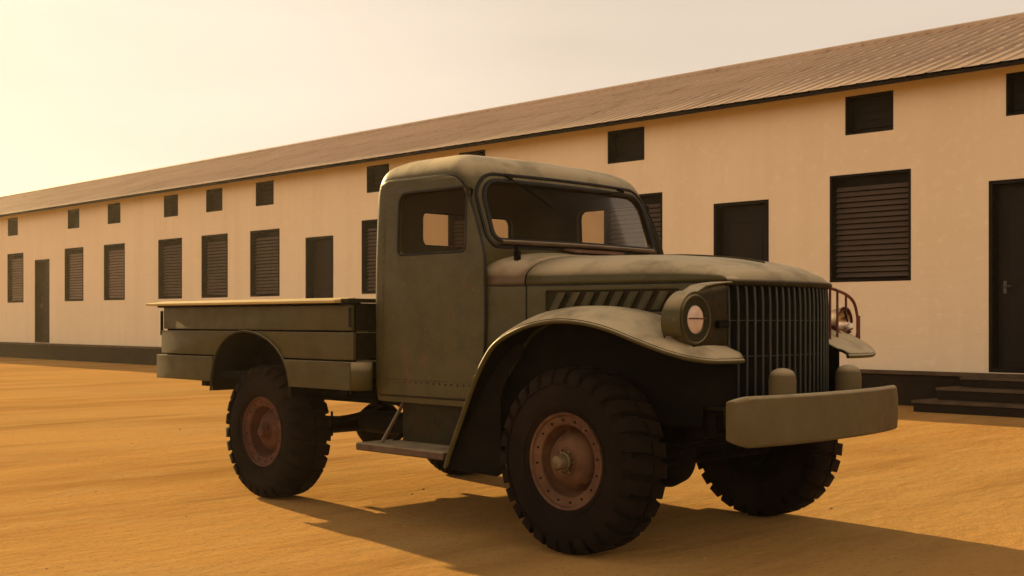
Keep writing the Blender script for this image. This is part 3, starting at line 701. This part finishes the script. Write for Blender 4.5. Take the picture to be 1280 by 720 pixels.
# --- front fenders
FO = [(-.815, .95, .365), (-.775, .95, .46), (-.685, .955, .63), (-.595, .96, .80), (-.505, .965, .935), (-.41, .97, 1.025), (-.255, .97, 1.092), (-.12, .97, 1.122), (.02, .97, 1.133),
      (.17, .968, 1.123), (.32, .962, 1.092), (.46, .945, 1.045), (.58, .905, 1.0), (.665, .83, .968), (.715, .73, .953), (.728, .60, .950), (.715, .475, .950)]
FI = [(-.80, .55, .375), (-.76, .55, .475), (-.67, .55, .65), (-.58, .55, .825), (-.49, .55, .965), (-.43, .55, 1.055), (-.30, .56, 1.125), (-.17, .55, 1.150), (-.03, .55, 1.160),
      (.12, .54, 1.160), (.24, .52, 1.148), (.34, .50, 1.122), (.43, .49, 1.085), (.51, .475, 1.045), (.58, .462, 1.015), (.63, .455, .992), (.67, .450, .975)]
for s in (-1, 1):
    a_ = catmull([(p[0], s*p[1], p[2]) for p in FO], 5); b_ = catmull([(p[0], s*p[1], p[2]) for p in FI], 5)
    bm = bmesh.new(); rows = []; under = []
    for i, (pa, pb) in enumerate(zip(a_, b_)):
        row = []
        tx = (a_[min(i+1, len(a_)-1)]-a_[max(i-1, 0)]).normalized(); up = Vector((-tx.z, 0, tx.x)).normalized() if i < 55 else Vector((0, 0, 1))
        for k in range(13):
            t = k/12; row.append(pa.lerp(pb, t)+up*.045*sin(pi*min(1, t*1.0))**.8*(.5+.5*i/18 if i < 18 else 1 if i < 48 else max(.15, 1-(i-48)/27)))
        under.append([v-up*.012 for v in row])
        row.insert(0, pa-up*(.022 if i < 50 else .014))
        rows.append(row)
    grid_faces(bm, rows)
    f = fin('front_fender', bm, paint, T, 60, solid=.008, off=0, normals=True)
    bm = bmesh.new(); tube(bm, [p-Vector((0, 0, .012)) for p in a_], .011, 8); fin('fender_lip', bm, paint, f, 60)
    # inner wing and splash shield, black underneath
    bm = bmesh.new(); rows = []
    for i, pb in enumerate(b_):
        low = .33 if pb.x < -.40 else .62 if pb.x < .5 else .72
        if pb.x < -.3: low = .62
        yy = s*max(abs(pb.y)-.015, interp(HH, pb.x)+.014)
        rows.append([Vector((pb.x, yy, pb.z-.01)), Vector((pb.x, yy, min(pb.z-.02, max(low, .34))))])
    grid_faces(bm, rows); fin('inner_wing', bm, black, f, 0, solid=.006, off=0)
    bm = bmesh.new(); grid_faces(bm, under); fin('fender_underside', bm, black, f, 60)
    bm = bmesh.new()
    ol = [(-.81, .345), (-.52, .325), (-.47, .36), (-.50, .50), (-.50, .72), (-.45, .88), (-.36, .98), (-.40, 1.01), (-.50, .92), (-.60, .77), (-.70, .58), (-.79, .42)]
    q = flat_mesh(ol, half=.004, bevel=0)
    for v in q.verts: x, z, w = v.co; v.co = (x, s*(.925+w) - s*max(0, (x+.8))*.25, z)
    bm.free(); fin('splash_shield', q, black, f, 0)

# --- running boards
for s in (-1, 1):
    bm = bmesh.new(); box(bm, (-1.575, s*.955, .388), (-.83, s*.66, .432)); rb = fin('running_board', bm, boardm, T, 40, bevel=.010, segs=3)
    bm = bmesh.new(); tube(bm, [(-1.45, s*.86, .435), (-1.45, s*.70, .655)], .011, 6); fin('step_brace', bm, boardm, rb, 40)
    for x in (-1.5, -.95): bm = bmesh.new(); tube(bm, [(x, s*.40, .62), (x, s*.80, .385)], .014, 6); fin('step_bracket', bm, black, rb, 40)
    bm = bmesh.new(); rows = [[(x, s*.70, z) for x in (-1.46, -.80)] for z in (.43, .66)]; grid_faces(bm, rows)
    fin('step_apron', bm, darkpaint, rb, 0, solid=.006)

# --- grille: curved row of upright bars
GX = lambda y: .695-.085*(abs(y)/.46)**2.2
bm = bmesh.new(); rows = [[(GX(y)-.055, y, z) for y in [-.45+.05*i for i in range(19)]] for z in (.70, 1.30)]; grid_faces(bm, rows)
gr = fin('grille', bm, black, T, 0, solid=.006)
NB = 19
for k in range(NB):
    y = -.445+.89*k/(NB-1); bm = bmesh.new(); w_ = .006
    top = 1.302; zz = [.70, .74, .95, 1.2, 1.27, top]
    pts = [(GX(y)+(0 if z < 1.25 else -.01*(z-1.25)/.05), y, z) for z in zz]
    tube(bm, pts, w_, 8, flat=1.0); o = fin('grille_bar', bm, grillem, gr, 50)
for z in (.955, 1.125):
    bm = bmesh.new(); tube(bm, [(GX(y)-.012, y, z) for y in [-.45+.05*i for i in range(19)]], .003, 6); fin('cross_bar', bm, grillem, gr, 50)
bm = bmesh.new(); tube(bm, [(GX(y)+.004, y, 1.305) for y in [-.465+.031*i for i in range(31)]], .017, 8); fin('grille_surround', bm, darkpaint, gr, 50)
for s in (-1, 1):
    bm = bmesh.new(); rows = [[(x, s*(.455+(.60-x)*.06), z) for x in (.40, .5, .60, GX(.46)+.002)] for z in (.70, .95, 1.303)]; grid_faces(bm, rows)
    fin('grille_side', bm, darkpaint, gr, 0, solid=.010)

# --- headlights
# near side: bullet bowl set in a sheet guard that sweeps to the grille
def headlight(s):
    hy, hz_, hx = s*.735, 1.13, .63
    bm = bmesh.new()
    lathe(bm, [(.0, -.135), (.045, -.13), (.082, -.108), (.104, -.07), (.112, -.03), (.115, .0), (.110, .012), (.105, .012), (.098, .0), (.095, -.02)], axis='x', c=(hx, hy, hz_), n=40)
    h = fin('headlight', bm, paint, T, 50); return h, (hx, hy, hz_)
h, (hx, hy, hz_) = headlight(-1)
bm = bmesh.new(); lathe(bm, [(0, .012), (.02, .0115), (.045, .008), (.064, .0)], axis='x', c=(hx+.004, hy, hz_), n=32); fin('lens', bm, lensm, h, 50)
bm = bmesh.new(); lathe(bm, [(.062, .0), (.066, .008), (.098, .006), (.110, .010), (.111, .0), (.100, -.02)], axis='x', c=(hx+.002, hy, hz_), n=40); fin('bezel', bm, darkpaint, h, 40)
bm = bmesh.new(); tube(bm, [(hx+.018, hy-.062, hz_+.004), (hx+.018, hy+.062, hz_+.004)], .0035, 6); fin('lens_bar', bm, redm, h, 40)
bm = bmesh.new(); tube(bm, [(hx-.12, hy+.02, hz_-.10), (hx-.13, hy+.03, 1.0)], .03, 12); fin('headlight_stalk', bm, paint, h, 40)
# sheet between bowl and grille
bm = bmesh.new()
prof = []
for i in range(13):
    t = i/12; y = -.735+(-.455+.735)*t
    zt = 1.128+.128+(1.300-1.256)*t**1.0
    prof.append((y, zt))
rows = []
for (y, zt) in prof:
    t = (y+.735)/.28; xf_ = .63-.01*t
    zb = .985 if t > .3 else .985+.03*(.3-t)
    rows.append([(xf_-.06, y, zt-.022*(1-t)), (xf_-.045, y, zt-.004), (xf_-.02, y, zt), (xf_, y, zt-.02)]+[(xf_-.004, y, zt-.02+(zb-zt+.02)*q) for q in (.25, .5, .75, 1)])
grid_faces(bm, rows); fin('headlight_guard', bm, darkpaint, T, 60, solid=.008)
bm = bmesh.new(); rows = []
arc = [(-.735+.127*cos(R(a)), 1.13+.127*sin(R(a))) for a in range(215, 84, -10)]+[(-.66, 1.284), (-.58, 1.296), (-.50, 1.303), (-.455, 1.305)]
for (y, z) in arc: rows.append([(.625-.085, y+.006*0, z-.012), (.625-.07, y, z), (.625+.012, y, z), (.625+.016, y+.0, z-.006)])
grid_faces(bm, rows); fin('headlight_hood', bm, paint, h, 60, solid=.007, off=0)
bm = bmesh.new(); box(bm, (.615, -.56, 1.09), (.645, -.48, 1.125)); fin('guard_clamp', bm, black, T, 30, bevel=.006)
# far side: broken lamp bowl with bare reflector inside a wire guard
bm = bmesh.new(); c = (.52, .77, 1.115)
lathe(bm, [(.0, -.10), (.04, -.09), (.07, -.05), (.082, .0), (.086, .012), (.078, .014), (.074, .0)], axis='x', c=c, n=28)
for v in bm.verts:
    if v.co.z < c[2]-.05 or (v.co.y > c[1]+.05 and v.co.z < c[2]): v.co += Vector((random.uniform(-.02, .01), random.uniform(-.012, .012), random.uniform(-.012, .02)))
h2 = fin('headlight', bm, redm, T, 30, solid=.004); h2['label'] = 'broken rusty headlight with its lens gone and reflector showing'
bm = bmesh.new(); lathe(bm, [(0, -.05), (.03, -.045), (.055, -.02), (.07, .004)], axis='x', c=c, n=24); fin('reflector', bm, chrome, h2, 40)
bm = bmesh.new(); bmesh.ops.create_uvsphere(bm, u_segments=14, v_segments=10, radius=.016, matrix=Matrix.Translation((c[0]+.035, c[1]+.01, c[2]-.02))); fin('bulb', bm, bulbm, h2, 60)
bm = bmesh.new(); tube(bm, [(c[0]+.01, c[1]-.005, c[2]+.06), (c[0]+.03, c[1], c[2])], .005, 6); tube(bm, [(c[0]-.02, c[1]-.03, c[2]-.06), (c[0]-.03, c[1]-.06, c[2]-.08), (c[0]-.03, c[1]-.02, c[2]-.13)], .012, 8)
tube(bm, [(c[0]-.05, c[1]-.09, c[2]+.05), (c[0]-.06, c[1]-.1, c[2]-.02), (c[0]-.05, c[1]-.11, c[2]-.11)], .014, 8); tube(bm, [(c[0]-.05, c[1], c[2]-.07), (c[0]-.05, c[1]+.02, 1.0)], .012, 8)
fin('lamp_bracket', bm, black, h2, 40)
bm = bmesh.new(); gp = catmull([(.60, .46, 1.300), (.58, .60, 1.285), (.56, .74, 1.262), (.55, .83, 1.225), (.545, .875, 1.16), (.545, .885, 1.08), (.545, .887, 1.02)], 6)
tube(bm, gp, .0085, 8)
for (y, zt, zb) in ((.535, 1.292, .985), (.625, 1.282, 1.0), (.735, 1.262, 1.17)): tube(bm, [(.585-(y-.46)*.1, y, zt), (.585-(y-.46)*.1, y, zb)], .0075, 6)
tube(bm, [(.545, .887, 1.15), (.545, .887, 1.01)], .013, 8)
wg = fin('headlight_guard', bm, redm, T, 50); wg['label'] = 'bent rusty wire headlight guard with three upright bars'

# --- bumper
bm = bmesh.new(); nb = 24; outer = []; innr = []
for i in range(nb+1):
    t = sin(pi/2*(-1+2*i/nb)); y = t*.728; x = .962-.085*abs(t)**2.4
    e = max(0, (abs(t)-.90)/.10)
    hh = .116-.022*e**2.2; x -= .03*e**2
    outer.append((x, y, hh))
zc = .675
sec = lambda x, y, hh: [(x-.055, y, zc-hh+.012), (x-.012, y, zc-hh), (x-.002, y, zc-hh+.012), (x+.002, y, zc-hh*.4), (x+.002, y, zc+hh*.4), (x-.004, y, zc+hh-.014), (x-.018, y, zc+hh), (x-.055, y, zc+hh-.006)]
rows = [sec(*p) for p in outer]; Vb = grid_faces(bm, rows, True); bm.faces.new(Vb[0]); bm.faces.new(Vb[-1])
fin('bumper', bm, bumpmat, T, 50, bevel=.02, segs=4)
bm = bmesh.new()
for s in (-1, 1): box(bm, (.70, s*.39-.04, .62), (.86, s*.39+.04, .73))
box(bm, (.60, -.47, .62), (.70, .47, .75)); fin('bumper_bracket', bm, darkpaint, T, 30, bevel=.01)
for y in (-.325, .275):
    bm = bmesh.new(); lathe(bm, [(.064, .0), (.064, .08), (.060, .105), (.048, .125), (.026, .136), (0, .139)], axis='z', c=(.83, y, .765), n=28)
    fin('bumper_guard', bm, bumpmat, T, 60)

# --- cargo bed
bd_y = .93
bm = bmesh.new(); box(bm, (-3.80, -.88, .745), (-1.67, .88, .785)); bed = fin('cargo_floor', bm, black, T, 0)
arch_o = []
ax0, axa, ax1, zt_, zl = -3.155, -2.76, -2.245, 1.055, .66
for i in range(17):
    t = i/16; a = pi*t; cx_ = axa
    rx = (axa-ax0) if cos(a) > 0 else (ax1-axa)
    arch_o.append((cx_-rx*cos(a) if cos(a) > 0 else cx_+rx*-cos(a), zl+(zt_-zl)*abs(sin(a))**.85))
def plank(s, x0, x1, z0, z1, name, y, m=bedpaint, th=.02):
    # cut the arch out of the outline by intersecting in short columns
    ol_top = [(x1, z1), (x0, z1)]
    xsr = [x0]; bot = []
    def arch_z(x):
        if x <= ax0 or x >= ax1: return 0
        rx = (axa-ax0) if x < axa else (ax1-axa); q = (x-axa)/rx
        return zl+(zt_-zl)*max(0, 1-q*q)**.425
    n_ = 90; runs = []; cur = []
    for i in range(n_+1):
        x = x0+(x1-x0)*i/n_; zb = max(z0, arch_z(x))
        if zb < z1-.004: cur.append((x, zb))
        else:
            if len(cur) > 1: runs.append(cur)
            cur = []
    if len(cur) > 1: runs.append(cur)
    bmm = None
    if len(runs) > 1:
        return [plank(s, rn[0][0] if j else x0, x1 if j else rn[-1][0], z0, z1, name, y, m, th) for j, rn in enumerate(runs)]
    for rn in runs:
        ol = rn+[(rn[-1][0], z1), (rn[0][0], z1)]
        q = flat_mesh(ol, half=th/2-.003, bevel=.003)
        me = bpy.data.meshes.new('t'); q.to_mesh(me); q.free()
        if bmm is None: bmm = bmesh.new()
        bmm.from_mesh(me); bpy.data.meshes.remove(me)
    for v in bmm.verts: x, z, w = v.co; v.co = (x, s*(y+w), z)
    return fin(name, bmm, m, T, 30)
for s in (-1, 1):
    plank(s, -3.798, -1.655, 1.066, 1.212, 'side_plank', .912)
    plank(s, -3.82, -1.625, .896, 1.054, 'side_plank', .922)
    b = plank(s, -3.865, -1.64, .722, .884, 'side_sill', .930, th=.03)
    # dark backing sheet that shows in the gaps between planks
    bm = bmesh.new(); rows = [[(x, s*.893, z) for x in (-3.80, -3.2)] for z in (.72, 1.22)]; grid_faces(bm, rows)
    rows = [[(x, s*.893, z) for x in (-3.2, -2.2)] for z in (1.05, 1.22)]; grid_faces(bm, rows)
    rows = [[(x, s*.893, z) for x in (-2.2, -1.66)] for z in (.72, 1.22)]; grid_faces(bm, rows)
    fin('inner_panel', bm, black, T, 0, solid=.006, off=0)
    bm = bmesh.new()      # wheel housing tunnel with its dark inner wall
    rows = [[(p[0], s*.925, p[1]) for p in arch_o], [(p[0], s*.60, p[1]) for p in arch_o]]; grid_faces(bm, rows)
    A = [bm.verts.new((p[0], s*.60, p[1])) for p in arch_o]; bm.faces.new(A)
    fin('wheel_arch', bm, black, T, 30, solid=.008, off=0)
    bm = bmesh.new(); tube(bm, [(p[0], s*.938, p[1]) for p in arch_o], .008, 6); fin('arch_trim', bm, darkpaint, T, 50)
    # top rail board
    bm = bmesh.new(); vv = box(bm, (-3.95, s*.985, 1.226), (-1.735, s*.83, 1.260))
    for v in vv:
        if abs(v.co.y) > .9 and v.co.z > 1.25: v.co.z = 1.242
    fin('top_rail', bm, railm, T, 40, bevel=.004, segs=2)
    bm = bmesh.new(); box(bm, (-3.86, s*.94, 1.213), (-1.66, s*.85, 1.227)); fin('rail_batten', bm, black, T, 0)
    # corner stake front with rounded sill end
    bm = bmesh.new(); box(bm, (-1.700, s*.905, .70), (-1.672, s*.87, 1.225)); fin('corner_stake', bm, black, T, 0, bevel=.004)
    bm = bmesh.new(); box(bm, (-1.672, s*.918, 1.085), (-1.656, s*.935, 1.20)); fin('latch', bm, darkpaint, T, 0, bevel=.003)
    bm = bmesh.new(); cyl(bm, (-3.835, s*.92, 1.02), (-3.835, s*.92, 1.19), .011, 8); box(bm, (-3.85, s*.90, 1.02), (-3.82, s*.925, 1.05)); fin('tailgate_latch', bm, black, T, 40)
    bm = bmesh.new()
    rows = [[(-1.642+.075*sin(a), s*(.845+.086*cos(a)), z) for a in [R(90*i/8) for i in range(9)]] for z in (.722, .884)]; grid_faces(bm, rows)
    fin('sill_corner', bm, bedpaint, T, 60, solid=.02, off=0)
bm = bmesh.new()
for (z0, z1) in ((.735, .884), (.896, 1.054), (1.066, 1.226)): box(bm, (-1.765, -.86, z0), (-1.735, .86, z1))
fin('front_board', bm, darkpaint, T, 0, bevel=.004)
bm = bmesh.new(); box(bm, (-1.732, -.94, 1.228), (-1.665, .94, 1.252)); fin('front_rail', bm, darkpaint, T, 0, bevel=.004)
bm = bmesh.new()
for (z0, z1) in ((.735, .884), (.896, 1.054), (1.066, 1.226)): box(bm, (-3.835, -.906, z0), (-3.80, .906, z1))
tg = fin('tailgate', bm, bedpaint, T, 0, bevel=.004)
for s in (-1, 1):
    bm = bmesh.new(); lathe(bm, [(0, .0), (.04, .0), (.04, .03), (.034, .036), (0, .038)], axis='x', c=(-3.838, s*.74, .81), n=20, sgn=-1); fin('tail_lamp', bm, redm, T, 40)
bm = bmesh.new()
for x in (-3.4, -2.9, -2.3, -1.85): box(bm, (x, -.86, .68), (x+.07, .86, .744))
fin('bed_crossmember', bm, black, T, 0)
